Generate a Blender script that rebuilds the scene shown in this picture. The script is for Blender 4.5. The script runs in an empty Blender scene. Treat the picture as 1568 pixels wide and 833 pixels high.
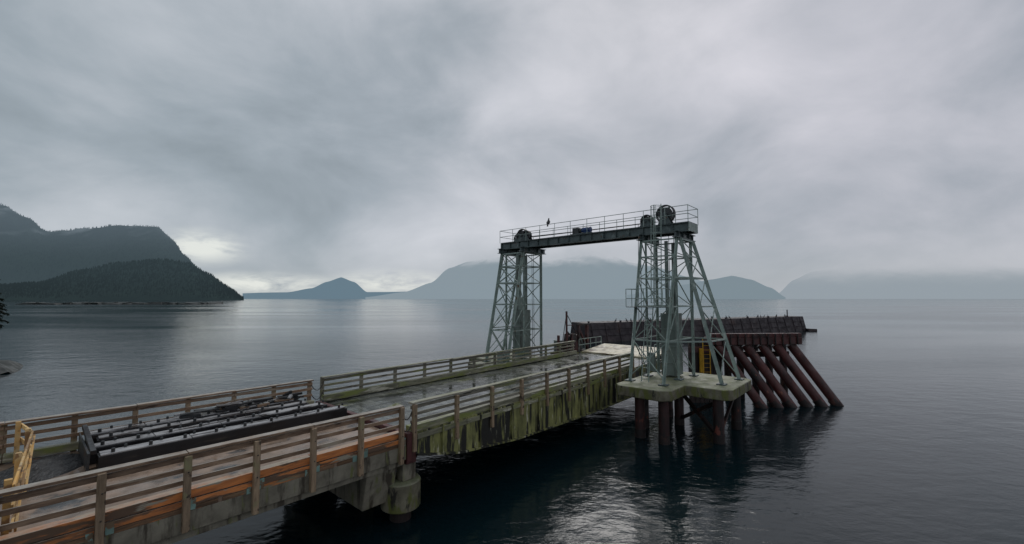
import bpy, math, random
from mathutils import Vector, Matrix, noise
random.seed(7)
scene=bpy.context.scene
R=math.radians
OX,OY,ANG=-3.585,14.852,math.pi/2-0.7243
CAMZ=7.5

def lin(c):
    c=c/255.0
    return c/12.92 if c<=0.04045 else ((c+0.055)/1.055)**2.4
def S(r,g,b): return (lin(r),lin(g),lin(b),1)

# ------------------------------------------------------------------ materials
class N:
    def __init__(s,nt): s.nt=nt
    def n(s,typ,**kw):
        nd=s.nt.nodes.new(typ)
        for k,v in kw.items(): setattr(nd,k,v)
        return nd
    def l(s,a,b): s.nt.links.new(a,b)
    def math(s,op,a,b=None,c=None,clamp=False):
        nd=s.n('ShaderNodeMath',operation=op,use_clamp=clamp)
        for i,x in enumerate((a,b,c)):
            if x is None: continue
            if isinstance(x,(int,float)): nd.inputs[i].default_value=x
            else: s.l(x,nd.inputs[i])
        return nd.outputs[0]
    def vm(s,op,a,b=None):
        nd=s.n('ShaderNodeVectorMath',operation=op)
        for i,x in enumerate((a,b)):
            if x is None: continue
            if isinstance(x,(tuple,list)): nd.inputs[i].default_value=x
            else: s.l(x,nd.inputs[i])
        return nd.outputs['Value'] if op in('LENGTH','DOT_PRODUCT') else nd.outputs[0]
    def noise(s,vec,scale,detail=4,rough=.55,dist=0):
        nd=s.n('ShaderNodeTexNoise'); nd.inputs['Scale'].default_value=scale
        nd.inputs['Detail'].default_value=detail; nd.inputs['Roughness'].default_value=rough
        nd.inputs['Distortion'].default_value=dist
        s.l(vec,nd.inputs['Vector']); return nd.outputs['Fac']
    def mapr(s,v,a,b,c=0,d=1,smooth=False):
        nd=s.n('ShaderNodeMapRange'); 
        if smooth: nd.interpolation_type='SMOOTHSTEP'
        s.l(v,nd.inputs[0])
        for i,x in enumerate((a,b,c,d)): nd.inputs[i+1].default_value=x
        return nd.outputs[0]
    def mapping(s,vec,scale=(1,1,1),rot=(0,0,0),loc=(0,0,0)):
        nd=s.n('ShaderNodeMapping'); nd.inputs['Scale'].default_value=scale
        nd.inputs['Rotation'].default_value=rot; nd.inputs['Location'].default_value=loc
        s.l(vec,nd.inputs['Vector']); return nd.outputs[0]
    def mix(s,f,a,b,mode='MIX'):
        nd=s.n('ShaderNodeMix',data_type='RGBA',blend_type=mode)
        for i,x in ((0,f),(6,a),(7,b)):
            if isinstance(x,(int,float)): nd.inputs[i].default_value=x
            elif isinstance(x,tuple): nd.inputs[i].default_value=x
            else: s.l(x,nd.inputs[i])
        return nd.outputs[2]

def newmat(name):
    m=bpy.data.materials.new(name); m.use_nodes=True
    nt=m.node_tree; nt.nodes.clear()
    k=N(nt); out=k.n('ShaderNodeOutputMaterial')
    return m,k,out

def surf(name,c1,c2,scale=(1,1,1),ns=3.0,rough=(.35,.7),c3=None,c3t=(.55,.65),c3s=1.2,c3scale=(1,1,1),
         c4=None,c4t=(.6,.66),c4s=5,island=.35,bump=.3,bd=.01,metal=0,top=None,topamt=.8,lines=None):
    m,k,out=newmat(name)
    tc=k.n('ShaderNodeTexCoord').outputs['Object']
    v=k.mapping(tc,scale)
    n1=k.noise(v,ns,6,.65,.3)
    col=k.mix(k.mapr(n1,.35,.65),c1,c2)
    geo=k.n('ShaderNodeNewGeometry')
    if island:
        r=geo.outputs['Random Per Island']
        g=k.mapr(r,0,1,1-island,1+island*.6)
        cc=k.n('ShaderNodeCombineColor'); 
        for i in range(3): k.l(g,cc.inputs[i])
        col=k.mix(1.0,col,cc.outputs[0],'MULTIPLY')
    if c3:
        n3=k.noise(k.mapping(tc,c3scale,loc=(3.1,7.7,1.3)),c3s,6,.6,.2)
        col=k.mix(k.mapr(n3,c3t[0],c3t[1]),col,c3)
    if c4:
        n4=k.noise(k.mapping(tc,c3scale,loc=(13.1,2.7,5.3)),c4s,5,.6,.1)
        col=k.mix(k.mapr(n4,c4t[0],c4t[1]),col,c4)
    if top:
        sx=k.n('ShaderNodeSeparateXYZ'); k.l(geo.outputs['Normal'],sx.inputs[0])
        nz=k.mapr(sx.outputs[2],.5,.9)
        nt_=k.noise(tc,2.5,6,.7)
        f=k.math('MULTIPLY',nz,k.mapr(nt_,.32,.55,0.1,topamt))
        col=k.mix(f,col,top)
    fine=k.noise(v,ns*9,5,.7)
    h=k.math('ADD',k.math('MULTIPLY',n1,1.0),k.math('MULTIPLY',fine,.5))
    if lines:
        ax,per,wd=lines
        sx2=k.n('ShaderNodeSeparateXYZ'); k.l(tc,sx2.inputs[0])
        fr=k.math('FRACT',k.math('DIVIDE',sx2.outputs[ax],per))
        ln=k.math('LESS_THAN',fr,wd)
        col=k.mix(k.math('MULTIPLY',ln,.75),col,(.01,.01,.01,1))
        h=k.math('SUBTRACT',h,ln)
        idx=k.math('FLOOR',k.math('DIVIDE',sx2.outputs[ax],per))
        wn=k.n('ShaderNodeTexWhiteNoise',noise_dimensions='1D'); k.l(idx,wn.inputs['W'])
        g2=k.mapr(wn.outputs[0],0,1,.65,1.25)
        cc2=k.n('ShaderNodeCombineColor')
        for i in range(3): k.l(g2,cc2.inputs[i])
        col=k.mix(1.0,col,cc2.outputs[0],'MULTIPLY')
    bs=k.n('ShaderNodeBsdfPrincipled')
    k.l(col,bs.inputs['Base Color']); bs.inputs['Metallic'].default_value=metal
    rn=k.noise(tc,1.3,4,.6)
    k.l(k.mapr(rn,.4,.6,rough[0],rough[1]),bs.inputs['Roughness'])
    if bump:
        b=k.n('ShaderNodeBump'); b.inputs['Strength'].default_value=bump; b.inputs['Distance'].default_value=bd
        k.l(h,b.inputs['Height']); k.l(b.outputs[0],bs.inputs['Normal'])
    k.l(bs.outputs[0],out.inputs[0])
    return m
LS=(.35,2.2,2.2)
WOODG=surf('weathered_wood',S(152,148,134),S(108,104,90),(.6,4,4),4,(.35,.7),c3=S(116,120,76),c3t=(.54,.62),c3s=1.5,c3scale=LS,c4=S(56,50,44),c4s=3,island=.4,top=S(126,130,100),topamt=.6)
WOODB=surf('brown_railing_wood',S(158,132,108),S(108,84,66),(.6,4,4),4,(.3,.6),c3=S(166,154,136),c3t=(.58,.68),c3s=1.7,c3scale=LS,c4=S(56,42,34),c4s=3,island=.4,top=S(170,166,156),topamt=.7)
POSTW=surf('post_wood',S(164,142,116),S(120,102,82),(4,4,.5),4,(.4,.7),c3=S(132,128,94),c3t=(.58,.68),c3s=1.7,c4=S(66,54,44),c4s=4,island=.35)
CURB=surf('orange_stained_curb',S(210,132,72),S(158,98,58),(.5,4,4),3,(.35,.6),c3=S(96,76,60),c3t=(.5,.56),c3s=1.6,c3scale=LS,c4=S(150,144,128),c4t=(.58,.62),c4s=2.4,island=.35,top=S(178,166,148))
FASC=surf('brown_fascia_board',S(118,90,66),S(76,60,46),(.5,4,4),3,(.35,.6),c3=S(124,120,98),c3t=(.52,.6),c3s=1.2,c3scale=LS,c4=S(176,112,64),c4t=(.58,.62),c4s=1.6,island=.45)
TEAL=surf('teal_flaked_paint',S(134,166,158),S(104,134,126),(1,1,1),3,(.4,.6),c3=S(110,92,72),c3t=(.48,.54),c3s=5,island=.25)
CURBM=surf('mossy_curb',S(146,144,122),S(94,94,76),(.5,4,4),3,(.35,.6),c3=S(120,128,68),c3t=(.5,.6),c3s=1.4,c3scale=LS,c4=S(180,178,160),c4t=(.6,.66),c4s=2.5,island=.3)
CONC=surf('concrete',S(134,129,114),S(98,94,82),(1,1,1),1.6,(.45,.8),c3=S(64,58,48),c3t=(.52,.61),c3s=1.2,c3scale=(2.5,2.5,.5),c4=S(102,106,66),c4t=(.58,.66),c4s=2,island=0)
CONCM=surf('mossy_concrete',S(120,116,98),S(78,74,60),(1,1,1),1.6,(.45,.8),c3=S(90,94,48),c3t=(.48,.58),c3s=1.4,c3scale=(2,2,.8),c4=S(36,34,28),c4t=(.56,.64),c4s=1.4,island=0,top=S(128,133,106))
GIRD=surf('mossy_girder',S(148,148,92),S(92,94,56),(1,1,.5),1.8,(.4,.7),c3=S(32,32,27),c3t=(.48,.55),c3s=1.3,c3scale=(2.6,2.6,.35),c4=S(176,174,152),c4t=(.61,.65),c4s=2.6,island=.15,bd=.02)
DECK1=surf('wet_brown_deck',S(156,134,116),S(110,94,80),(1,1,1),1.2,(.12,.5),c3=S(48,48,48),c3t=(.54,.64),c3s=.9,island=0)
DECK2=surf('wet_plank_deck',S(116,118,110),S(72,76,72),(3,.4,1),1.5,(.06,.4),c3=S(48,52,48),c3t=(.5,.58),c3s=.9,c3scale=(.5,1.4,1),c4=S(126,128,92),c4t=(.6,.68),c4s=1.0,island=0,bd=.006,lines=(0,.30,.06))
DARKT=surf('dark_creosote_timber',S(34,34,37),S(18,18,21),(.5,3,3),3,(.3,.6),c3=S(72,66,60),c3t=(.6,.7),c3scale=LS,island=.3)
PALE=surf('bleached_top_board',S(178,178,178),S(122,122,124),(.5,4,4),3,(.15,.45),c3=S(60,55,53),c3t=(.53,.58),c3s=1.8,c3scale=LS,island=.2)
RUST=surf('rusted_steel',S(88,46,44),S(56,30,30),(1,1,.4),2,(.4,.7),c3=S(34,26,26),c3t=(.54,.64),c3s=1.0,c3scale=(1,1,.6),c4=S(128,80,64),c4t=(.64,.7),c4s=3,island=.3)
RUSTP=surf('rusted_wet_pile',S(66,36,34),S(38,24,24),(1,1,.4),2,(.4,.7),c3=S(24,20,20),c3t=(.5,.6),c3s=1.0,c3scale=(1,1,.6),c4=S(104,56,46),c4t=(.64,.7),c4s=2,island=.35)
RUSTD=surf('dark_rusted_steel',S(44,32,30),S(25,21,21),(1,1,.5),2,(.5,.8),c3=S(76,48,40),c3t=(.58,.66),island=.3)
PAINT=surf('grey_green_paint',S(152,168,160),S(124,140,134),(1,1,1),2.5,(.35,.6),c3=S(178,188,180),c3t=(.58,.66),c3s=2,c4=S(98,76,56),c4t=(.62,.68),c4s=3,island=.22,bump=.1)
PAINTD=surf('dark_grey_paint',S(84,97,97),S(60,72,73),(1,1,1),2.5,(.35,.6),c3=S(110,122,120),c3t=(.58,.68),c3s=2,c4=S(84,62,46),c4t=(.63,.68),c4s=3,island=.18,bump=.1)
PANEL=surf('counterweight_paint',S(128,140,134),S(98,110,105),(1,1,.5),1.6,(.4,.6),c3=S(70,72,66),c3t=(.55,.65),c3s=2,c3scale=(3,3,.4),island=.1,bump=.1)
DARKM=surf('dark_machinery',S(58,62,64),S(34,36,38),(1,1,1),4,(.35,.6),c3=S(80,64,54),c3t=(.6,.66),island=.2)
BLUE=surf('blue_motor_paint',S(30,66,118),S(18,44,86),(1,1,1),4,(.3,.5),island=.1)
YEL=surf('worn_yellow_paint',S(216,166,88),S(200,176,130),(1,1,1),3,(.4,.7),c3=S(140,108,72),c3t=(.5,.56),c3s=3,island=.3)
YELB=surf('yellow_ladder_paint',S(200,154,30),S(160,122,30),(1,1,1),3,(.4,.7),island=.1)
CREAM=surf('cream_apron_plate',S(206,196,166),S(160,150,124),(1,1,1),1.5,(.3,.6),c3=S(112,94,72),c3t=(.52,.62),c3s=1,island=0)
BARGE=surf('barge_timber',S(50,41,45),S(36,30,34),(.3,.3,1),1,(.5,.8),c3=S(66,52,50),c3t=(.55,.68),c3s=.3,island=.1)
BLACK=surf('black_feathers',(.01,.01,.012,1),(.02,.02,.025,1),island=0,rough=(.4,.5),bump=0)
WHITEF=surf('white_feathers',(.5,.5,.5,1),(.3,.3,.32,1),island=0,rough=(.5,.6),bump=0)
GRIT=surf('black_grit',S(44,46,48),S(20,21,22),(1,1,1),14,(.3,.6),c3=S(96,98,98),c3t=(.6,.62),c3s=22,island=.3,bump=.8,bd=.03)
CHAIN=surf('chain_steel',S(60,52,46),S(40,36,32),island=.1)

def haze(name,forest,hazecol,f,mist=None,fade=None,mt=(.55,.7),hscale=None,hz2=None):  # aerial haze painted into the surface as emission, no volume
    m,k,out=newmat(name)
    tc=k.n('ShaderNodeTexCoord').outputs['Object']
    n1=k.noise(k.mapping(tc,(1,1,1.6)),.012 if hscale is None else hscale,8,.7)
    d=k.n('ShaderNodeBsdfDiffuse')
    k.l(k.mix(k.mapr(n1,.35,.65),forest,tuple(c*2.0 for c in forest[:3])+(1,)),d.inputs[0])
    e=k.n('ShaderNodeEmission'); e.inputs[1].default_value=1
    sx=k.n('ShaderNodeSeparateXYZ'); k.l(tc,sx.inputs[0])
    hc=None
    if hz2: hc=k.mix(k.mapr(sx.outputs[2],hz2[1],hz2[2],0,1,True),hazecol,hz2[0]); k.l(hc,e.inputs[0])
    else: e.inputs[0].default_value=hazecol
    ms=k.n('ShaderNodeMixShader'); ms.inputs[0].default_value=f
    if mist:  # mist wisps painted on the slope as paler noise patches
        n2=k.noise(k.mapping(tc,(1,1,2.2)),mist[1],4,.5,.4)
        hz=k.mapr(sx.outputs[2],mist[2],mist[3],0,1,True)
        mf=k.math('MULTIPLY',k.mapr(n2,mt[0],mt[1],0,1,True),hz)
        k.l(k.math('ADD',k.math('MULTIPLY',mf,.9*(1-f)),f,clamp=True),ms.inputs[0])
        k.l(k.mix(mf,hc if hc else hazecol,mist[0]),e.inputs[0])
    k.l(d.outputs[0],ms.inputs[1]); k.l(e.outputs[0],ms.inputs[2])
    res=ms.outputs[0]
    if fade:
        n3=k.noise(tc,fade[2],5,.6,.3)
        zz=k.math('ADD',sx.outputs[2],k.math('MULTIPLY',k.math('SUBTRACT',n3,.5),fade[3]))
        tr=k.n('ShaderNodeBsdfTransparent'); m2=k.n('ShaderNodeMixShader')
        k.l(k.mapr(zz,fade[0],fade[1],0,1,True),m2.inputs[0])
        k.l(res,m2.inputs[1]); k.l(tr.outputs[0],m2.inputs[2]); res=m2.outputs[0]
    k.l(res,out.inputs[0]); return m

# ------------------------------------------------------------------ mesh builder
class B:
    def __init__(s): s.v=[];s.f=[];s.m=[];s.mats=[]
    def mi(s,mat):
        if mat not in s.mats: s.mats.append(mat)
        return s.mats.index(mat)
    def add(s,vs,fs,mat):
        o=len(s.v); s.v+= [tuple(v) for v in vs]
        i=s.mi(mat)
        for f in fs: s.f.append(tuple(o+x for x in f)); s.m.append(i)
    def box(s,x0,x1,y0,y1,z0,z1,mat,j=0):
        vs=[(x,y,z) for z in(z0,z1) for y in(y0,y1) for x in(x0,x1)]
        if j: vs=[tuple(c+random.uniform(-j,j) for c in v) for v in vs]
        s.add(vs,[(0,2,3,1),(4,5,7,6),(0,1,5,4),(2,6,7,3),(0,4,6,2),(1,3,7,5)],mat)
    def hexa(s,vs,mat):
        s.add(vs,[(0,2,3,1),(4,5,7,6),(0,1,5,4),(2,6,7,3),(0,4,6,2),(1,3,7,5)],mat)
    def beam(s,p0,p1,w,h,mat,up=(0,0,1)):
        p0=Vector(p0);p1=Vector(p1);d=(p1-p0).normalized()
        up=Vector(up)
        if abs(d.dot(up))>.98: up=Vector((1,0,0))
        a=d.cross(up).normalized();c=a.cross(d).normalized()
        vs=[]
        for p in(p0,p1):
            for sa,sc in((-1,-1),(1,-1),(1,1),(-1,1)): vs.append(p+a*sa*w/2+c*sc*h/2)
        s.add(vs,[(3,2,1,0),(4,5,6,7),(0,1,5,4),(1,2,6,5),(2,3,7,6),(3,0,4,7)],mat)
    def tube(s,pts,rad,mat,n=10,cap=True):
        pts=[Vector(p) for p in pts]
        if not isinstance(rad,(list,tuple)): rad=[rad]*len(pts)
        vs=[];fs=[]
        ref=Vector((0.13,0.07,1)) 
        d0=(pts[-1]-pts[0]).normalized()
        if abs(d0.dot(ref.normalized()))>.9: ref=Vector((1,.1,0))
        for i,p in enumerate(pts):
            d=(pts[min(i+1,len(pts)-1)]-pts[max(i-1,0)]).normalized()
            a=d.cross(ref).normalized();c=a.cross(d)
            for q in range(n):
                t=2*math.pi*q/n; vs.append(p+(a*math.cos(t)+c*math.sin(t))*rad[i])
        for i in range(len(pts)-1):
            for q in range(n):
                q2=(q+1)%n; fs.append((i*n+q,i*n+q2,(i+1)*n+q2,(i+1)*n+q))
        if cap: fs.append(tuple(range(n))[::-1]); fs.append(tuple((len(pts)-1)*n+q for q in range(n)))
        s.add(vs,fs,mat)
    def poly(s,outline,z0,z1,mat):
        n=len(outline)
        vs=[(x,y,z0) for x,y in outline]+[(x,y,z1) for x,y in outline]
        fs=[tuple(range(n))[::-1],tuple(range(n,2*n))]
        for i in range(n): fs.append((i,(i+1)%n,n+(i+1)%n,n+i))
        s.add(vs,fs,mat)
    def obj(s,name,parent=None,dock=True,bevel=0,smooth=False):
        me=bpy.data.meshes.new(name); me.from_pydata(s.v,[],s.f)
        for m in s.mats: me.materials.append(m)
        me.polygons.foreach_set('material_index',s.m)
        if smooth: me.polygons.foreach_set('use_smooth',[True]*len(s.f))
        me.update()
        ob=bpy.data.objects.new(name,me); scene.collection.objects.link(ob)
        if parent: ob.parent=parent
        elif dock: ob.location=(OX,OY,0); ob.rotation_euler=(0,0,ANG)
        if bevel:
            b=ob.modifiers.new('b','BEVEL'); b.width=bevel; b.segments=2; b.limit_method='ANGLE'
        return ob
def empty(name,dock=True):
    e=bpy.data.objects.new(name,None); scene.collection.objects.link(e)
    if dock: e.location=(OX,OY,0); e.rotation_euler=(0,0,ANG)
    return e
YAW=0.035
# ------------------------------------------------------------------ railings
def railing(name,posts,t,out,yaw,wood,curb,postmat,zb=2.1,ext=(0.1,0.1),curbz=(2.84,3.12)):
    b=B(); s0=min(posts)-ext[0]; s1=max(posts)+ext[1]
    T=lambda s:t+yaw*s
    for s in posts:
        j=random.uniform(-.025,.025)
        b.beam((s,T(s)+out*.12,zb+random.uniform(-.08,.08)),(s+j,T(s)+out*.12+j,3.86+random.uniform(-.01,.04)),.14,.14,postmat)
        for z in(2.95,3.5): b.tube([(s,T(s)+out*.18,z),(s,T(s)+out*.215,z)],.02,CHAIN,6)
    ss=sorted(posts); cuts=[s0]+ss[2:-1:2]+[s1]
    for i in range(len(cuts)-1):
        a,c=cuts[i]+.006,cuts[i+1]-.006
        r=lambda:random.uniform(-.018,.018)
        b.beam((a,T(a),3.90+r()),(c,T(c),3.90+r()),.24,.06,wood)
        b.beam((a,T(a)+out*.02,3.77+r()),(c,T(c)+out*.02,3.77+r()),.05,.12,wood)
        b.beam((a,T(a)+out*.02,3.52+r()),(c,T(c)+out*.02,3.52+r()),.05,.11,wood)
        b.beam((a,T(a)+out*.02,3.26+r()),(c,T(c)+out*.02,3.26+r()),.05,.11,wood)
    for i in range(len(cuts)-1):
        a,c=cuts[i]+.01,cuts[i+1]-.01
        b.beam((a,T(a)-out*.12,(curbz[0]+curbz[1])/2),(c,T(c)-out*.12,(curbz[0]+curbz[1])/2),.26,curbz[1]-curbz[0],curb)
    return b.obj(name,bevel=.008)
p1=[-.25-1.45*i for i in range(13)]
p2=[.31+1.98*i for i in range(10)]
p2f=[.5+1.98*i for i in range(12)]
railing('wooden_railing',p1,0,-1,0,WOODB,CURB,POSTW,curbz=(2.84,3.04))
railing('wooden_railing.001',p1,6.8,1,0,WOODB,CURBM,POSTW,curbz=(2.84,3.06))
railing('wooden_railing.002',p2,.06,-1,YAW,WOODG,CURBM,POSTW,zb=2.25)
railing('wooden_railing.003',p2f,7.15,1,YAW,WOODG,CURBM,WOODG,zb=2.4)

# ------------------------------------------------------------------ approach trestle
tr=empty('approach_trestle')
b=B()
b.box(-22,0,-.02,6.82,2.3,2.8,DECK1)
b.obj('deck_slab',tr,bevel=.02)
b=B()
for t in (.0,6.6): b.box(-22,-.02,t+.03,t+.25,1.92,2.298,CONC)
b.box(-22,-.005,-.045,-.022,2.1,2.56,CONC)
for t in(1.6,3.3,5.0): b.box(-22,-.02,t,t+.4,1.5,2.298,CONC)
b.obj('edge_girders',tr,bevel=.01)
b=B()
for i in range(8):
    a=-.1-2.9*i
    b.box(a-2.88,a-.02,-.05,-.023,2.69,2.82,CURB,.004)
    b.box(a-2.3,a+.5 if i else a,-.05,-.023,2.565,2.67,FASC,.003)
for s in p1:
    w=random.uniform(.1,.2)
    b.box(s+.09,s+.09+w,-.062,-.054,2.58,2.84,TEAL,.003)
    if random.random()<.6: b.box(s-.09-w*.8,s-.09,-.062,-.054,2.55,2.72,TEAL,.003)
b.obj('fascia_boards',tr)
b=B()
for s0 in(-1.35,-12):
    b.hexa([(s0,.35,.75),(s0+1.1,.35,.75),(s0,6.4,.75),(s0+1.1,6.4,.75),(s0,.1,1.91),(s0+1.1,.1,1.91),(s0,6.7,1.91),(s0+1.1,6.7,1.91)],CONC)
b.obj('pier_crosshead',tr,bevel=.04)
b=B()
for t in(.45,3.4,6.3):
    b.tube([(.15,t,.4),(.15,t,.44),(.15,t,1.28),(.15,t,1.32)],[.62,.66,.66,.62],CONCM,28)
    b.tube([(.15,t,-4),(.15,t,.41)],.36,RUSTD,20)
    b.tube([(-11.5,t,-4),(-11.5,t,.76)],.36,RUSTD,20)
o=b.obj('drum_caps_and_piles',tr)
b=B()
b.box(-.02,.5,.1,.5,1.33,1.9,CONC); b.box(-.02,.55,2.9,3.9,1.33,1.9,CONC)
b.box(.03,.24,-.05,6.9,2.0,2.95,RUST); b.box(.05,.45,.0,.35,1.9,2.9,RUST)
b.obj('expansion_bearing',tr,bevel=.02)

# ------------------------------------------------------------------ loading ramp
rp=empty('vehicle_loading_ramp')
def Y2(s,t): return t+YAW*s
b=B()
s0,s1=.42,24
b.hexa([(s0,Y2(s0,.15),2.62),(s1,Y2(s1,.15),2.62),(s0,Y2(s0,7.05),2.62),(s1,Y2(s1,7.05),2.62),
        (s0,Y2(s0,.15),2.8),(s1,Y2(s1,.15),2.8),(s0,Y2(s0,7.05),2.8),(s1,Y2(s1,7.05),2.8)],DECK2)
b.obj('plank_deck',rp)
b=B()
prof=[(.42,2.2),(2.5,1.72),(5.9,1.38),(9.8,1.26),(13,1.18),(24,1.12)]
def gz(s):
    for (a,z),(c,w) in zip(prof,prof[1:]):
        if s<=c: return z+(w-z)*(s-a)/(c-a)
    return prof[-1][1]
for t,m in ((-.02,GIRD),(7.1,GIRD),(2.4,RUSTD),(4.7,RUSTD)):
    for (a,z),(c,w) in zip(prof,prof[1:]):
        ttop=2.9 if t in(-.02,7.1) else 2.6
        b.hexa([(a,Y2(a,t),z),(c,Y2(c,t),w),(a,Y2(a,t+.1),z),(c,Y2(c,t+.1),w),(a,Y2(a,t),ttop),(c,Y2(c,t),ttop),(a,Y2(a,t+.1),ttop),(c,Y2(c,t+.1),ttop)],m)
        b.hexa([(a,Y2(a,t-.12),z-.07),(c,Y2(c,t-.12),w-.07),(a,Y2(a,t+.22),z-.07),(c,Y2(c,t+.22),w-.07),(a,Y2(a,t-.12),z-.003),(c,Y2(c,t-.12),w-.003),(a,Y2(a,t+.22),z-.003),(c,Y2(c,t+.22),w-.003)],m)
b.obj('main_girders',rp)
b=B()
for i in range(24):
    s=.31+.99*i+.3
    if i%2: b.box(s-.03,s+.03,Y2(s,-.11),Y2(s,-.022),gz(s)+.002,2.86,GIRD)
    s-=.2
    b.box(s,s+.15,Y2(s,.09),Y2(s,7.08),2.0,2.6,RUSTD)
b.obj('cross_beams',rp)
b=B()
for i in range(8):
    a=.45+2.4*i;c=a+2.36
    b.hexa([(a,Y2(a,-.065),2.66),(c,Y2(c,-.065),2.66),(a,Y2(a,-.025),2.66),(c,Y2(c,-.025),2.66),(a,Y2(a,-.065),2.84),(c,Y2(c,-.065),2.84),(a,Y2(a,-.025),2.84),(c,Y2(c,-.025),2.84)],CURBM)
b.obj('edge_boards',rp,bevel=.006)
b=B()
b.hexa([(23.6,1.6,2.81),(27.5,1.6,3.1),(23.6,8.0,2.81),(27.5,8.0,3.1),(23.6,1.6,2.93),(27.5,1.6,3.3),(23.6,8.0,2.93),(27.5,8.0,3.3)],CREAM)
b.box(24.05,27.2,1.7,7.9,2.1,2.7,RUSTD)
b.obj('end_apron',rp,bevel=.02)
b=B()
for t in(8.2,1.4):
    for i in range(5):
        s=23.5+i*.95; b.tube([(s,t,2.9),(s,t,3.95)],.03,PAINT,6)
    for z in(3.45,3.95): b.tube([(23.5,t,z),(27.3,t,z)],.03,PAINT,6)
b.obj('apron_handrail',rp)

ms=empty('signal_mast'); b=B()
b.tube([(22.2,8.6,2.8),(22.2,8.6,6.4)],.09,RUST,8)
b.tube([(22.2,8.6,6.2),(24.2,8.3,3.4)],.035,RUSTD,6); b.tube([(22.2,8.6,6.2),(21.8,8.9,3)],.035,RUSTD,6)
b.tube([(22.2,8.6,5.2),(22.9,8.4,5.2)],.04,RUST,6)
b.box(22.0,22.4,8.4,8.8,2.75,2.95,RUSTD)
b.obj('mast_pole',ms)
wn=empty('rusty_winch'); b=B()
b.box(21.6,25.6,8.5,9.9,2.6,2.9,RUSTD)
for t in(8.55,9.3): b.hexa([(22.6,t,2.9),(24.0,t,2.9),(22.6,t+.08,2.9),(24.0,t+.08,2.9),(23.0,t,4.4),(23.6,t,4.4),(23.0,t+.08,4.4),(23.6,t+.08,4.4)],RUST)
b.tube([(23.3,8.64,3.9),(23.3,9.29,3.9)],.36,RUST,16)
b.tube([(23.3,8.68,3.9),(23.3,8.72,3.9)],.58,RUSTD,18);b.tube([(23.3,9.2,3.9),(23.3,9.24,3.9)],.58,RUSTD,18)
for s in(24.2,25.6): b.beam((s,8.7,2.8),(s,8.7,5.1),.24,.24,RUST)
b.beam((24.2,8.7,4.9),(25.6,8.7,3.0),.16,.16,RUST); b.beam((24.0,8.72,5.15),(25.9,8.72,5.15),.18,.16,RUSTD)
b.box(24.5,25.4,9.0,9.8,2.91,4.2,PANEL); b.box(21.7,22.1,9.0,9.6,2.91,3.9,PANEL)
b.beam((21.7,8.9,2.9),(22.8,8.9,4.6),.16,.16,RUSTD)
b.tube([(21.2,8.75,2.8),(21.2,8.75,4.4)],.12,RUST,10)
b.obj('winch_frame',wn)

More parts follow.
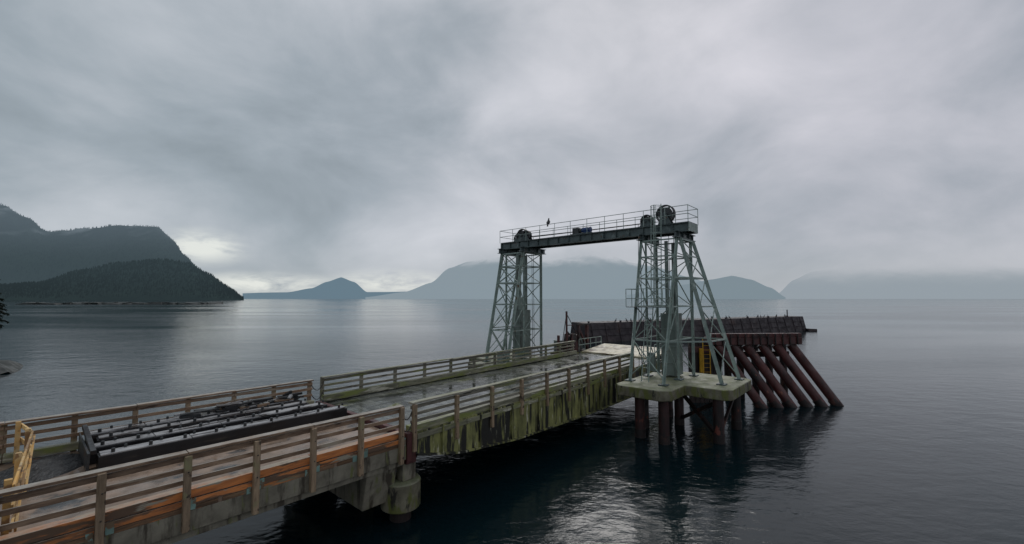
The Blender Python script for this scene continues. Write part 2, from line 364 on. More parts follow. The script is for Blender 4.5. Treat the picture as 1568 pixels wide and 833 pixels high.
# ------------------------------------------------------------------ gantry
ga=empty('ferry_ramp_gantry')
def tower(fn,tag):
    b=B()
    ZB,ZT=2.86,11.05
    def P(a,c,z):
        k=(z-ZB)/(ZT-ZB); return (a[0]+(c[0]-a[0])*k, fn(a[1]+(c[1]-a[1])*k), z)
    legs={'SI':((14.5,-1.0),(16.3,-1.0)),'SO':((14.4,-3.0),(16.3,-3.2)),
          'VI':((18.5,-1.0),(18.5,-1.0)),'VO':((18.5,-3.2),(18.5,-3.2)),
          'RA':((16.7,-5.3),(16.5,-3.3)),'RB':((19.0,-5.6),(18.6,-3.3)),
          'CI':((16.6,-1.15),(16.6,-1.15)),'CO':((16.6,-3.0),(16.6,-3.0))}
    L=lambda n,z:P(legs[n][0],legs[n][1],z)
    for n in legs:
        w=.18 if n[0] in'SVR' else .12
        p0,p1=L(n,ZB),L(n,ZT)
        b.beam(p0,p1,w,w*.25,PAINT)
        d=w*.42
        for o in(-d,d):
            b.beam((p0[0]+o,p0[1],p0[2]),(p1[0]+o,p1[1],p1[2]),.028,w*.9,PAINT)
        b.box(p0[0]-.25,p0[0]+.25,p0[1]-.22,p0[1]+.22,2.805,2.86,PAINTD)
    zs=[3.1,5.1,7.03,8.7,10.0,11.0]
    faces=[('SI','SO'),('SI','CI'),('CI','VI'),('SO','CO'),('CO','VO'),('RA','RB'),('SO','RA'),('VI','VO'),('VO','RB')]
    for n1,n2 in faces:
        for i,z in enumerate(zs):
            if (n1,n2) in (('SO','RA'),('VO','RB')) and (z>9.8 or i%2==0): continue
            if i: b.beam(L(n1,z),L(n2,z),.055,.08,PAINT)
            if i<len(zs)-1:
                z2=zs[i+1]
                if (n1,n2) in(('SI','SO'),('RA','RB')) and i<4:
                    b.beam(L(n1,z),L(n2,z2),.045,.05,PAINT)
                    q1=L(n2,z);q2=L(n1,z2); b.beam((q1[0]+.06,q1[1]+.06,q1[2]),(q2[0]+.06,q2[1]+.06,q2[2]),.045,.05,PAINT)
                elif (n1,n2) in(('SO','RA'),('VO','RB')): pass
                elif i%2: b.beam(L(n1,z),L(n2,z2),.045,.05,PAINT)
                else: b.beam(L(n2,z),L(n1,z2),.045,.05,PAINT)
    b.obj(tag+'_lattice',ga)
    b=B()
    tt=sorted((fn(-2.7),fn(-1.8)))
    b.box(17.05,18.15,tt[0],tt[1],2.9,6.6,PANEL)
    for z in(3.6,4.6,5.6): b.box(17.0,18.2,tt[0]-.05,tt[1]+.05,z,z+.08,PANEL)
    tm=(tt[0]+tt[1])/2
    for s in(17.0,18.1): b.box(s,s+.1,tm-.1,tm+.1,6.6,11.0,PANEL)
    b.box(17.12,18.08,tm-.02,tm+.02,6.6,7.6,PAINT)
    b.obj(tag+'_counterweight',ga,bevel=.01)
    b=B()
    for t in(-1.0,-3.2):
        y=fn(t)
        b.box(15.95,19.0,y-.16,y+.16,11.05,11.09,PAINTD); b.box(15.95,19.0,y-.16,y+.16,11.39,11.43,PAINTD)
        b.box(15.96,18.99,y-.03,y+.03,11.09,11.39,PAINTD)
        for s in(16.3,17.0,18.0,18.6): b.box(s-.02,s+.02,y-.14,y+.14,11.09,11.39,PAINTD)
    b.obj(tag+'_head_frame',ga)
    return L
Ln=tower(lambda t:t,'near_tower')
Lf=tower(lambda t:7.5-t,'far_tower')
b=B()
T0,T1=-3.75,11.2
for s in(16.85,18.05):
    b.box(s-.15,s+.15,T0,T1,11.432,11.475,PAINTD); b.box(s-.15,s+.15,T0,T1,11.93,11.97,PAINTD)
    b.box(s-.02,s+.02,T0,T1,11.475,11.93,PAINTD)
    n=16
    for i in range(n+1):
        t=T0+.02+(T1-T0-.06)*i/n; b.box(s-.13,s+.13,t,t+.02,11.476,11.929,PAINTD)
for i in range(11):
    t=T0+.1+(T1-T0-.3)*i/10; b.box(17.02,17.88,t,t+.1,11.6,11.8,PAINTD)
for t in(T0-.02,T1-.02): b.box(16.7,18.2,t,t+.04,11.44,11.96,PAINT)
b.box(16.72,18.18,T0,T1,11.975,12.0,DARKM)
b.obj('crossbeam',ga)
b=B()
for s in(16.6,18.3):
    n=11
    for i in range(n+1):
        t=T0+(T1-T0)*i/n; b.tube([(s,t,11.95),(s,t,12.95)],.02,PAINT,6)
    for z in(12.45,12.95): b.tube([(s,T0,z),(s,T1,z)],.02,PAINT,6)
for t in(T0,T1):
    for z in(12.45,12.95): b.tube([(16.6,t,z),(18.3,t,z)],.02,PAINT,6)
b.obj('walkway_handrail',ga)
def sheave(b,s,t,z,r):
    n=24
    for ds in(-.09,.09):
        ring=[(s+ds,t+r*math.cos(2*math.pi*i/n),z+r*math.sin(2*math.pi*i/n)) for i in range(n)]
        for i in range(n): b.beam(ring[i],ring[(i+1)%n],.07,.09,DARKM,(1,0,0))
    for i in range(6):
        a=math.pi*i/3; b.beam((s,t,z),(s,t+r*.95*math.cos(a),z+r*.95*math.sin(a)),.12,.07,DARKM,(1,0,0))
    b.tube([(s-.04,t,z),(s+.04,t,z)],r*.8,DARKM,20)
    b.tube([(s-.3,t,z),(s+.3,t,z)],.09,PAINTD,10)
    for ds in(-.25,.22):
        b.hexa([(s+ds,t-.45,12.0),(s+ds+.04,t-.45,12.0),(s+ds,t+.45,12.0),(s+ds+.04,t+.45,12.0),(s+ds,t-.12,z+.05),(s+ds+.04,t-.12,z+.05),(s+ds,t+.12,z+.05),(s+ds+.04,t+.12,z+.05)],PAINTD)
b=B()
sheave(b,17.45,-2.1,12.72,.55); sheave(b,17.1,-1.05,12.36,.38); sheave(b,17.9,-.7,12.36,.38)
sheave(b,17.45,9.5,12.5,.52); sheave(b,17.1,8.8,12.4,.38); sheave(b,17.9,10.3,12.4,.38)
b.obj('sheaves',ga)
b=B()
b.tube([(17.2,3.1,12.3),(17.2,3.75,12.3)],.2,BLUE,16); b.tube([(17.2,3.75,12.3),(17.2,4.0,12.3)],.16,DARKM,12)
b.box(17.0,17.45,4.0,4.5,12.02,12.5,DARKM); b.box(16.9,17.6,2.9,4.6,12.003,12.08,PAINTD)
b.box(17.05,17.35,3.15,3.65,12.08,12.18,BLUE)
b.tube([(17.4,4.5,12.3),(17.4,8.6,12.35)],.04,DARKM,8); b.tube([(17.4,3.2,12.3),(17.4,-1.5,12.3)],.04,DARKM,8)
b.obj('drive_motor',ga,bevel=.01)
b=B()
for t in(-.62,-.45,8.15,8.3):
    b.tube([(17.1,t,12.2),(17.1,t*.98+.1,3.0)],.018,DARKM,5)
for t in(-2.2,-2.5,9.6,9.9): b.tube([(17.6,t,12.2),(17.6,t,6.7)],.018,DARKM,5)
b.obj('hoist_cables',ga)
def ladder(b,p0,p1,w,m,cage=False,wdir=(0,1,0),out=(-1,0,0)):
    p0=Vector(p0);p1=Vector(p1);wd=Vector(wdir);od=Vector(out)
    for q in(-w/2,w/2): b.beam(p0+wd*q,p1+wd*q,.035,.05,m)
    n=int((p1-p0).length/.3)
    for i in range(n):
        p=p0.lerp(p1,(i+.5)/n); b.tube([p-wd*w/2,p+wd*w/2],.014,m,5)
    if cage:
        n=int((p1-p0).length/.8); hoops=[]
        for i in range(n+1):
            p=p0.lerp(p1,(i+.3)/(n+.5)); h=[]
            for q in range(9):
                a=math.pi*q/8; h.append(p+wd*math.cos(a)*.34+od*math.sin(a)*.62)
            b.tube(h,.018,m,5,cap=False); hoops.append(h)
        for h1,h2 in zip(hoops,hoops[1:]):
            for q in(1,3,4,5,7): b.tube([h1[q],h2[q]],.014,m,5)
b=B()
ladder(b,(15.75,-2.2,7.0),(16.0,-2.2,13.1),.42,PAINT,True)
ladder(b,(14.5,-1.9,2.85),(15.3,-1.9,7.05),.42,PAINT,False)
b.obj('caged_ladder',ga)
b=B()
b.box(14.75,16.2,-2.9,-.7,6.98,7.02,PAINTD)
for x,y in((14.75,-.7),(14.75,-1.8),(14.75,-2.9),(15.5,-2.9),(15.5,-.7),(16.2,-.7)): b.tube([(x,y,7),(x,y,8.05)],.022,PAINT,6)
for z in(7.5,8.05): b.tube([(16.2,-.7,z),(14.75,-.7,z),(14.75,-2.9,z),(15.5,-2.9,z)],.022,PAINT,6)
b.box(15.0,16.0,8.25,8.7,5.4,5.44,PAINTD)
b.box(16.7,16.9,-1.5,-1.1,3.1,4.2,PANEL)
b.box(14.6,15.3,9.0,9.6,2.81,3.6,PANEL)
b.obj('service_platform',ga)

def foundation(fn,name):
    e=empty(name); b=B()
    ol=[(12.9,-1.1),(12.9,-3.4),(13.3,-3.85),(15.2,-3.85),(15.2,-5.8),(15.6,-6.15),(19.4,-6.15),(19.8,-5.8),(19.8,-3.6),(19.5,-.75),(13.3,-.75)]
    o2=[(x,fn(y)) for x,y in ol]
    if fn(0)!=0: o2=o2[::-1]
    o2=o2[::-1]
    b.poly(o2,2.25,2.8,CONCM); b.obj('pile_cap',e,bevel=.05)
    b=B()
    pl=[(13.8,-1.9),(13.6,-3.3),(17.6,-2.6),(15.6,-5.4),(18.9,-5.4),(19,-1.4),(15.6,-1.3)]
    for x,y in pl:
        y=fn(y); b.tube([(x,y,-5),(x,y,2.25)],.27,RUSTP,18)
        b.tube([(x,y,-1),(x,y,.45)],.29,RUSTD,18)
    b.beam((17.6,fn(-2.6),.3),(15.6,fn(-5.4),2.1),.16,.18,RUSTD); b.beam((17.7,fn(-2.5),2.1),(15.7,fn(-5.3),.3),.16,.18,RUSTD)
    b.beam((15.6,fn(-5.4),.3),(18.9,fn(-5.4),2.1),.14,.16,RUSTD)
    b.obj('piles',e,smooth=False)
foundation(lambda t:t,'concrete_tower_foundation')
foundation(lambda t:7.5-t,'concrete_tower_foundation.001')

# ------------------------------------------------------------------ batter pile fender
fd=empty('raked_pile_fender',False)
b=B()
for i in range(6):
    x=17.2+i*1.13+random.uniform(-.06,.06); y=30.2+.12*i
    b.tube([(x+.6,y-.25,-1),(x-2.45,y+1.1,4.15)],.31,RUST,18)
    b.tube([(x+.6,y-.25,-1),(x-.28,y+.14,.42)],.33,RUSTD,18)
    b.tube([(x-2.1,y+2.6,-2),(x-2.1,y+2.6,4.1)],.25,RUSTD,14)
b.obj('raked_piles',fd)
b=B()
b.beam((14.1,31.3,4.45),(20.9,31.9,4.45),1.1,.5,RUST)
b.beam((14.1,31.0,4.85),(20.95,31.6,4.85),.35,.28,RUST)
for i in range(12):
    x=14.4+i*.56; b.beam((x,30.7+.088*(x-14.1),4.2),(x,30.7+.088*(x-14.1),4.98),.1,.08,RUSTD)
b.beam((14.3,31.9,3.4),(20.5,32.4,3.4),.4,.4,RUSTD)
b.obj('cap_waler',fd,bevel=.02)
b=B()
for i in range(7):
    x=12.9+i*.34; b.box(x,x+.3,31.6,31.9,-1,4.3,RUSTD)
b.box(12.8,15.4,31.4,31.6,3.6,4.0,RUST)
b.obj('sheet_wall',fd)
b=B(); ladder(b,(13.9,31.1,1.8),(13.9,31.1,4.6),.5,YELB,False,(1,0,0)); b.box(13.5,13.75,31.2,31.39,2.2,3.9,YELB)
b.obj('yellow_ladder',fd)

# floating breakwater barge
bg=empty('floating_breakwater_barge',False); b=B()
A=Vector((13.0,73,0));C=Vector((68.8,101,0)); d=(C-A).normalized(); nrm=Vector((-d.y,d.x,0))
def prism(A,C,ztop,w,mat,b):
    vs=[]
    for z,e in((-.6,0),(ztop,.9)):
        for p,q in((A,0),(C,0),(A,w),(C,w)):
            off=nrm*(q+(e if q==0 else -e))
            v=p+off; vs.append((v.x,v.y,z))
    b.hexa(vs,mat)
prism(A,C,3.3,6,BARGE,b)
for i in range(21):
    p=A+d*(i*3+1)-nrm*.02; q=p+nrm*.9
    b.beam((p.x,p.y,0),(q.x,q.y,3.3),.1,.1,BARGE)
for z in(1.1,2.2):
    e=.9*(z+.6)/3.9
    p=A+nrm*(e-.03)+d*.1;q=C+nrm*(e-.03)-d*.1; b.beam((p.x,p.y,z),(q.x,q.y,z),.12,.1,BARGE)
for i in range(9):
    p=A+d*(i*7+.7)+nrm*1.1; b.beam((p.x,p.y,3.3),(p.x,p.y,3.6),.3,.3,BARGE)
p=A+d*57; b.tube([(p.x,p.y+2,3.3),(p.x,p.y+2,4.9)],.12,BARGE,8)
b.obj('hull',bg)
b=B(); b.box(C.x-.3,C.x+1.5,C.y-1,C.y+1,-.3,.5,BARGE,.1); b.obj('end_float',bg)

# ------------------------------------------------------------------ birds
def bird(name,loc,sc,mat,heading):
    b=B()
    b.tube([(-.17,0,.03),(-.13,0,.055),(-.04,0,.08),(.05,0,.11),(.12,0,.16),(.16,0,.2),(.2,0,.225),(.235,0,.22),(.26,0,.21)],
           [.012,.045,.075,.08,.055,.04,.042,.03,.008],mat,10)
    b.tube([(-.15,0,.05),(-.3,0,-.02)],[.035,.05],mat,6)
    b.tube([(.245,0,.218),(.31,0,.2)],[.02,.004],mat,6)
    for y in(-.03,.03): b.tube([(.0,y,.06),(.02,y,-.05),(.06,y,-.05)],.008,mat,5)
    for y in(-.07,.07): b.tube([(.08,y,.12),(-.06,y*1.1,.08),(-.2,y*.5,.04)],[.03,.04,.01],mat,6)
    o=b.obj(name,dock=False,smooth=True); o.location=loc; o.scale=(sc,)*3; o.rotation_euler=(0,-.6,heading)
    return o
def W(s,t,z): return (OX+s*math.cos(ANG)-t*math.sin(ANG),OY+s*math.sin(ANG)+t*math.cos(ANG),z)
bird('raven',W(16.6,6.3,13.0),1.25,BLACK,1.2)
for i in range(26):
    k_=random.uniform(.35,63); p=A+d*k_+nrm*random.uniform(.9,1.6)
    bird('gull' if i==0 else 'gull.%03d'%i,(p.x,p.y,3.42),1.5,WHITEF if i%3==0 else BLACK,random.uniform(0,6.28))

# ------------------------------------------------------------------ things on trestle
sk=empty('stacked_fender_timbers'); b=B()
rows=[(3.95,-7.2,-.05,.36),(4.72,-7.35,-.45,.42),(5.45,-7.1,-.9,.46),(6.05,-7.3,-1.0,.5)]
for t,a,c,h in rows:
    j=random.uniform(-.06,.06)
    b.beam((a,t+.2,2.81+h/2),(c,t+.2+j,2.81+h/2),.46,h,DARKT)
    # bleached wear boards laid in butted lengths
    x=a+.04
    while x<c-.3:
        e_=min(c-.05,x+random.uniform(1.2,2.6)); f0=(x-a)/(c-a);f1=(e_-a)/(c-a)
        b.beam((x,t+.2+j*f0+random.uniform(-.015,.015),2.835+h),(e_-.02,t+.2+j*f1,2.835+h+random.uniform(-.008,.008)),.42,.045,PALE)
        x=e_
    n=9
    for i in range(n):
        s=a+.3+(c-a-.6)*i/(n-1); b.tube([(s,t+.05+j*(i/n),2.85+h),(s,t+.05+j*(i/n),2.97+h)],.05,DARKM,6)
        b.tube([(s+.3,t+.36+j*(i/n),2.85+h),(s+.3,t+.36+j*(i/n),2.94+h)],.04,DARKM,6)
for s in(-6.9,-3.4,-.9): b.box(s,s+.2,4.42,6.5,2.805,2.86,DARKT)
b.beam((-7.3,4.0,3.30),(-7.3,6.7,3.48),.12,.12,DARKT)
b.box(-7.42,-7.37,4.0,6.7,2.82,3.3,DARKM,.015)
b.obj('timbers',sk,bevel=.012)
b=B()
for i in range(46):
    s=random.uniform(-5.2,-1.2); t=random.uniform(6.0,6.5); z=random.uniform(3.33,3.55)
    L_=random.uniform(.25,.95); a=random.gauss(0,.5)
    b.beam((s,t,z),(s+L_*math.cos(a),t+L_*math.sin(a)*.4,z+random.uniform(-.1,.12)),random.uniform(.08,.22),random.uniform(.03,.1),random.choice([DARKT,WOODB,DARKM,PALE,DARKT]))
b.obj('broken_planks',sk)
b=B(); n=26
vs=[];fs=[]
for i in range(n+1):
    for j in range(n+1):
        u=i/n*2-1;w=j/n*2-1
        r=math.sqrt(u*u+w*w); h=max(0,1-r)**.8*.28*(0.6+.8*noise.noise(Vector((u*3,w*3,1))))
        h+=random.uniform(0,.03) if r<.95 else 0
        vs.append((-8.2+u*.95+.2*w,5.3+w*1.2,2.795+h))
for i in range(n):
    for j in range(n): q=i*(n+1)+j; fs.append((q,q+n+1,q+n+2,q+1))
b.add(vs,fs,GRIT); b.obj('grit_pile')
gt=empty('yellow_barrier_gate'); b=B()
def G(t): return -8.82+.06*t if t<5.2 else -8.508-.15*(t-5.2)
for t in(.55,2.6,5.2,6.4): b.beam((G(t),t,2.8),(G(t),t,3.98),.11,.11,YEL)
for a,c in((.4,2.6),(2.6,5.2),(5.2,6.5)):
    for z in(3.84,3.45,3.06): b.beam((G(a)+.08,a+.01,z),(G(c-.001)+.08,c-.01,z),.04,.12,YEL)
b.beam((G(.6)+.13,.6,2.95),(G(2.5)+.13,2.5,3.8),.04,.09,YEL); b.beam((G(5)+.13,5.0,3.8),(G(2.7)+.13,2.7,2.95),.04,.09,YEL)
b.obj('gate_boards',gt,bevel=.006)
for nm,t0,t1,s0,s1 in(('safety_chain',-.02,.02,-.22,.3),('safety_chain.001',6.85,7.1,-.2,.5)):
    b=B()
    for z in(3.75,3.35):
        pts=[]
        for i in range(13):
            k_=i/12; pts.append((s0+(s1-s0)*k_,t0+(t1-t0)*k_,z-.35*(1-(2*k_-1)**2)))
        for i in range(12): b.beam(pts[i],pts[i+1],.035 if i%2 else .015,.015 if i%2 else .035,CHAIN)
    b.obj(nm)

# ------------------------------------------------------------------ shoreline fir at far left
NEED=surf('fir_needles',(.014,.022,.014,1),(.03,.045,.026,1),(1,1,1),2,(.6,.8),island=.5,bump=0)
BARK=surf('fir_bark',S(70,60,52),S(44,38,34),(1,1,1),3,(.7,.9),island=.1)
mRock=surf('shore_rock',S(74,78,76),S(46,48,47),(1,1,1),.2,(.6,.9),island=.3)
ft=empty('fir_tree',False); ft.location=(-51.0,41,0)
b=B(); b.tube([(0,0,-1),(.05,0,5),(.1,.05,9),(.1,0,12)],[.28,.22,.13,.03],BARK,10)
nb=B()
for i in range(150):
    z=random.uniform(5.2,11.8); r=2.9*(1-(z-3)/10.5)+random.uniform(-.5,.5); a=random.uniform(0,6.283)
    if r<.2: continue
    tip=(math.cos(a)*r,math.sin(a)*r,z-.35*r+random.uniform(-.2,.2)); mid=(math.cos(a)*r*.5,math.sin(a)*r*.5,z-.05)
    b.tube([(.08,0,z),mid,tip],[.04,.025,.008],BARK,5)
    for q in range(60):
        k_=random.uniform(.2,1); x,y,zz_=tip[0]*k_,tip[1]*k_,z+(tip[2]-z)*k_
        l=random.uniform(.15,.45)*(1.2-k_*.6); a2=a+random.choice((-1,1))*random.uniform(.4,1.4)
        e1=(x+math.cos(a2)*l,y+math.sin(a2)*l,zz_-random.uniform(.0,.25)); w=.06
        nb.add([(x-w,y,zz_),(x+w,y,zz_+.02),e1,(e1[0],e1[1]+.02,e1[2]-.08)],[(0,1,2,3)],NEED)
b.obj('trunk_and_limbs',ft); nb.obj('needle_sprays',ft)
b=B(); n=24; vs=[];fs=[]
for i in range(n+1):
    for j in range(n+1):
        u=i/n*2-1;w=j/n*2-1; r=math.sqrt(u*u+w*w)
        z=2.0*(1-r**2)+.8*noise.fractal(Vector((u*3,w*3,2)),1,2,5) if r<1.2 else -2
        vs.append((-57.5+u*7,42+w*7,max(-2,z)))
for i in range(n):
    for j in range(n): q=i*(n+1)+j; fs.append((q,q+n+1,q+n+2,q+1))
b.add(vs,fs,mRock); b.obj('rocky_shore_bank',dock=False)

# ------------------------------------------------------------------ mountains
def survey(px,y,D): return ((px-784)/660*D, D, CAMZ+(457-y)/660*D)
def ridge(name,pts,D,mat,front=.8,back=1.25,rough=.06,nu=260,nv=34,pw=.85,wl=.12):
    x0,x1=pts[0][0],pts[-1][0]
    vs=[];fs=[]
    def crest(x):
        for (a,y),(c,w) in zip(pts,pts[1:]):
            if x<=c:
                k=(x-a)/(c-a); k=k*k*(3-2*k)*.5+k*.5
                return y+(w-y)*k
        return pts[-1][1]
    for i in range(nu+1):
        px=x0+(x1-x0)*i/nu; X,Yy,Z=survey(px,crest(px),D)
        for j in range(nv+1):
            v=j/nv*1.5
            if v<=1: sc=front+(1-front)*v; h=max(0,Z)*(v**pw)
            else: sc=1+(back-1)*(v-1)/.5; h=max(0,Z)*(1-(v-1)/.5)**.8
            p=Vector((X*sc,Yy*sc,0)); q=p/(D*wl)
            nn=noise.fractal(q,1,2.1,7)
            amp=max(0,Z)*rough*(1 if v<1.3 else 0)*min(1,v*5)
            gul=noise.ridged_multi_fractal(q*1.7,.9,2.0,6,1.0,2.0)
            z=h+nn*amp*1.6-abs(gul-1)*amp*(1 if v<.97 else .25)
            if j==0: z=-8
            if v>.05 and v<1.45: z=max(z,.5)
            vs.append((p.x,p.y,z))
    for i in range(nu):
        for j in range(nv):
            q=i*(nv+1)+j; fs.append((q,q+nv+1,q+nv+2,q+1))
    b=B(); b.add(vs,fs,mat); o=b.obj(name,dock=False,smooth=True); return vs
FOR=(.016,.026,.02,1)
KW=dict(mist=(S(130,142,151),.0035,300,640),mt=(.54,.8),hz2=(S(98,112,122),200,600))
mL=haze('left_mountain_forest_haze',FOR,S(72,86,93),.7,**KW)  # slope colour with haze glow mixed in, paler higher up
mH=haze('headland_forest_haze',FOR,S(54,66,71),.55,hz2=(S(66,80,87),0,190))
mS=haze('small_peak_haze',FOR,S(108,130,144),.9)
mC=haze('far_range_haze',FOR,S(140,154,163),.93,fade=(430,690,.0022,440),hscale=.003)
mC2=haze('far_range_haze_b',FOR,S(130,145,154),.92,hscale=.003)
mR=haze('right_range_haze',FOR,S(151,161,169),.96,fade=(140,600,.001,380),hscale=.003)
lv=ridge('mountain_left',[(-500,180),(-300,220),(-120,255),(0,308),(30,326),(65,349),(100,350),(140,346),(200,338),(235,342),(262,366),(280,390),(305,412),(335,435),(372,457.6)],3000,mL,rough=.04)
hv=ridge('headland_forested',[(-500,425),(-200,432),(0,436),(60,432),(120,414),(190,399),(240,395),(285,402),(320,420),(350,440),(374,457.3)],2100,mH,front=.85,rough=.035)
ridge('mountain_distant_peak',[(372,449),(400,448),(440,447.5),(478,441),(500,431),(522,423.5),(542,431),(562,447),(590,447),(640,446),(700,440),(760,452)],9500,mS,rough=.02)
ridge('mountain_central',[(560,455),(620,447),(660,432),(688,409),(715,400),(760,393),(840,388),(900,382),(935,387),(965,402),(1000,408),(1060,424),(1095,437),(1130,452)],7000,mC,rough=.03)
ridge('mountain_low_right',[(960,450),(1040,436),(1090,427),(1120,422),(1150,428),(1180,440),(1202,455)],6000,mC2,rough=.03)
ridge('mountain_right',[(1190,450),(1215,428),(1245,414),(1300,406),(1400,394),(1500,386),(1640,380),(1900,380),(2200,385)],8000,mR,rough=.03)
def forest(name,verts,cnt,nv,hmin,hmax,D,mat,jmax):
    vs=[];fs=[]
    cols=len(verts)//(nv+1)
    for _ in range(cnt):
        i=random.randrange(int(cols*.2),cols-1); j=min(jmax,int(jmax*random.random()**.7)+1)
        a=Vector(verts[i*(nv+1)+j]);c=Vector(verts[(i+1)*(nv+1)+j]);e=Vector(verts[i*(nv+1)+min(j+1,nv)])
        u,w=random.random(),random.random(); p=a+(c-a)*u+(e-a)*w
        if p.z<1: continue
        h=random.uniform(hmin,hmax); r=h*.2; o=len(vs); p.z-=h*.1
        for lvl,(zz,rr) in enumerate(((0,r),(.45*h,r*.75))):
            for q in range(5):
                t=q*1.2566+lvl; vs.append((p.x+math.cos(t)*rr*random.uniform(.6,1.2),p.y+math.sin(t)*rr,p.z+zz))
            vs.append((p.x,p.y,p.z+zz+h*.55))
            oo=o+lvl*6
            for q in range(5): fs.append((oo+q,oo+(q+1)%5,oo+5))
    b=B(); b.add(vs,fs,mat); b.obj(name,dock=False)
tH=haze('headland_tree_haze',(.012,.02,.015,1),S(50,61,66),.55,hz2=(S(62,75,81),0,190))  # tree colours carry the same painted-in haze as their slopes
tL=haze('mountain_tree_haze',(.014,.022,.017,1),S(70,84,91),.7,**KW)
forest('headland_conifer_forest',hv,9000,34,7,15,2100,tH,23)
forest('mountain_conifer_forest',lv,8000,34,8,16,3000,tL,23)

b=B()
for i in range(60):
    x=random.uniform(-640,-420); y=560+random.uniform(-12,12)+(x+640)*.25
    r=random.uniform(2,7); b.box(x-r*2,x+r*2,y-r,y+r,-2,random.uniform(.4,1.6),mRock,r*.3)
b.obj('shore_rocks',dock=False)

# ------------------------------------------------------------------ water
m,k,out=newmat('sea_water')
tc=k.n('ShaderNodeTexCoord').outputs['Object']
v1=k.mapping(tc,(.6,1.0,1),(0,0,R(12)))
big=k.noise(k.mapping(tc,(.25,1,1),(0,0,R(-8))),.02,4,.55,.4)
patch=k.mapr(big,.38,.62,.4,1.0,True)
w1=k.noise(v1,1.0,3,.5,.3); w2=k.noise(v1,3.6,4,.6,.2); w3=k.noise(v1,.22,2,.5)
h=k.math('ADD',k.math('ADD',k.math('MULTIPLY',w1,.085),k.math('MULTIPLY',w2,.036)),k.math('MULTIPLY',w3,.12))
bp=k.n('ShaderNodeBump'); bp.inputs['Distance'].default_value=1.0
k.l(k.math('MULTIPLY',patch,.72),bp.inputs['Strength']); k.l(h,bp.inputs['Height'])
bs=k.n('ShaderNodeBsdfPrincipled'); bs.inputs['Base Color'].default_value=(.003,.011,.014,1)
bs.inputs['IOR'].default_value=1.333; k.l(k.mapr(patch,.35,1,.05,.12),bs.inputs['Roughness'])
k.l(bp.outputs[0],bs.inputs['Normal']); k.l(bs.outputs[0],out.inputs[0])
b=B(); q=30000
b.add([(-q,-200,0),(q,-200,0),(q,q,0),(-q,q,0)],[(0,1,2,3)],m); b.obj('water',dock=False)

# ------------------------------------------------------------------ sky
wld=bpy.data.worlds.new('World'); scene.world=wld; wld.use_nodes=True
nt=wld.node_tree; nt.nodes.clear(); k=N(nt)
out=k.n('ShaderNodeOutputWorld')
tc=k.n('ShaderNodeTexCoord').outputs['Generated']
sky=k.n('ShaderNodeTexSky'); sky.sky_type='NISHITA'; sky.sun_disc=False; sky.sun_elevation=R(42); sky.sun_rotation=R(15)
bg1=k.n('ShaderNodeBackground'); k.l(sky.outputs[0],bg1.inputs[0]); bg1.inputs[1].default_value=.08
sx=k.n('ShaderNodeSeparateXYZ'); k.l(tc,sx.inputs[0])
zz=k.math('ADD',k.math('MAXIMUM',sx.outputs[2],0),.30)
cb=k.n('ShaderNodeCombineXYZ'); k.l(k.math('DIVIDE',sx.outputs[0],zz),cb.inputs[0]); k.l(k.math('DIVIDE',sx.outputs[1],zz),cb.inputs[1])
pv=cb.outputs[0]
nA=k.noise(k.mapping(pv,(1,.7,1),(0,0,R(-35)),(2.3,.7,0)),1.1,5,.45,.25)
nB=k.noise(k.mapping(tc,(1,1,1.7),(0,R(15),0),(5.3,1.7,0)),3.0,7,.55,.35)
nD=k.noise(k.mapping(tc,(1,1,1.6),(0,R(25),0),(1.3,4.7,0)),1.5,4,.5,.2)
val=k.math('ADD',k.math('ADD',k.math('MULTIPLY',nA,.5),k.math('MULTIPLY',nB,.62)),k.math('MULTIPLY',nD,.4))
val=k.math('SUBTRACT',val,.22)
def sdir(px,y):
    u=(px-784)/660;v=(416.5-y)/660;pp=.0613
    return Vector((u,math.cos(pp)-v*math.sin(pp),math.sin(pp)+v*math.cos(pp))).normalized()
def blob(px,y,rad,amt,sz=1.0):
    c=sdir(px,y); dd=k.vm('SUBTRACT',tc,tuple(c)); dd=k.vm('MULTIPLY',dd,(1,1,sz)); ln=k.vm('LENGTH',dd)
    return k.mapr(ln,0,rad,amt,0,True)
tot=val
for a in((800,130,.6,.16,1),(1250,60,.5,.06,1),(0,40,.75,-.15,1),(1568,0,.5,-.06,1),(560,260,.3,-.11,1),(420,340,.35,-.06,1.5),(1300,330,.5,-.06,2),(640,400,.35,.13,2.5),(150,290,.35,.08,1.5),(250,120,.3,-.05,1),(1150,240,.3,-.06,1.5),(1450,300,.4,.04,1.5)):
    tot=k.math('ADD',tot,blob(*a))
rampn=k.n('ShaderNodeValToRGB'); cr=rampn.color_ramp
cr.elements[0].position=.28; cr.elements[0].color=S(134,143,149)
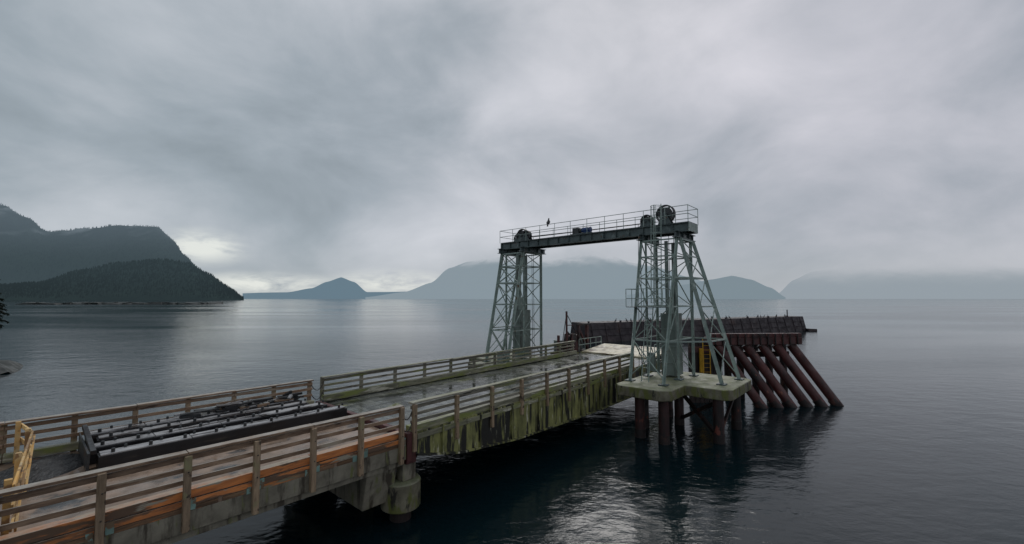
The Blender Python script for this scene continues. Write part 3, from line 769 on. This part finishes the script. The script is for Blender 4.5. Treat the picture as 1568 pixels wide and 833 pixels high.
cr.elements[1].position=.80; cr.elements[1].color=S(216,217,222)
e=cr.elements.new(.45); e.color=S(161,169,176)
e=cr.elements.new(.60); e.color=S(188,192,198)
k.l(tot,rampn.inputs[0])
nC=k.noise(k.mapping(tc,(3,3,12)),2.5,5,.6,.3)
tint=k.mix(k.mapr(sx.outputs[0],-.6,.6),(.97,1.0,1.01,1),(1.02,.99,1.015,1))
col=k.mix(1.0,rampn.outputs[0],tint,'MULTIPLY')
gap=None
for a in((310,378,.10,1.2,2.2),(600,432,.18,1.2,5),(410,435,.2,1.2,6),(560,440,.1,.6,4)):
    g=blob(*a); gap=g if gap is None else k.math('MAXIMUM',gap,g)
gf=k.math('MULTIPLY',gap,k.mapr(nC,.34,.56),clamp=True)
hz=k.mapr(sx.outputs[2],0,.16,.5,0,True)
col=k.mix(hz,col,S(170,178,185))
col=k.mix(gf,col,S(228,231,226))
bg2=k.n('ShaderNodeBackground'); k.l(col,bg2.inputs[0]); bg2.inputs[1].default_value=1.0
mx=k.n('ShaderNodeMixShader'); mx.inputs[0].default_value=.95
k.l(bg1.outputs[0],mx.inputs[1]); k.l(bg2.outputs[0],mx.inputs[2]); k.l(mx.outputs[0],out.inputs[0])

sl=bpy.data.lights.new('sun','SUN'); sl.energy=1.0; sl.angle=R(30); sl.color=(1,.97,.93)
so=bpy.data.objects.new('sun',sl); scene.collection.objects.link(so)
dv=Vector((math.sin(R(15))*math.cos(R(42)),math.cos(R(15))*math.cos(R(42)),math.sin(R(42))))
so.rotation_euler=dv.to_track_quat('Z','Y').to_euler()

# ------------------------------------------------------------------ camera
cd=bpy.data.cameras.new('camera'); cd.sensor_width=36; cd.lens=660/1568*36; cd.clip_end=60000; cd.clip_start=.1
co=bpy.data.objects.new('camera',cd); scene.collection.objects.link(co)
co.location=(0,0,CAMZ); co.rotation_euler=(math.pi/2+math.atan(40.5/660),0,0)
scene.camera=co
scene.view_settings.view_transform='Standard'; scene.view_settings.look='None'; scene.view_settings.exposure=0
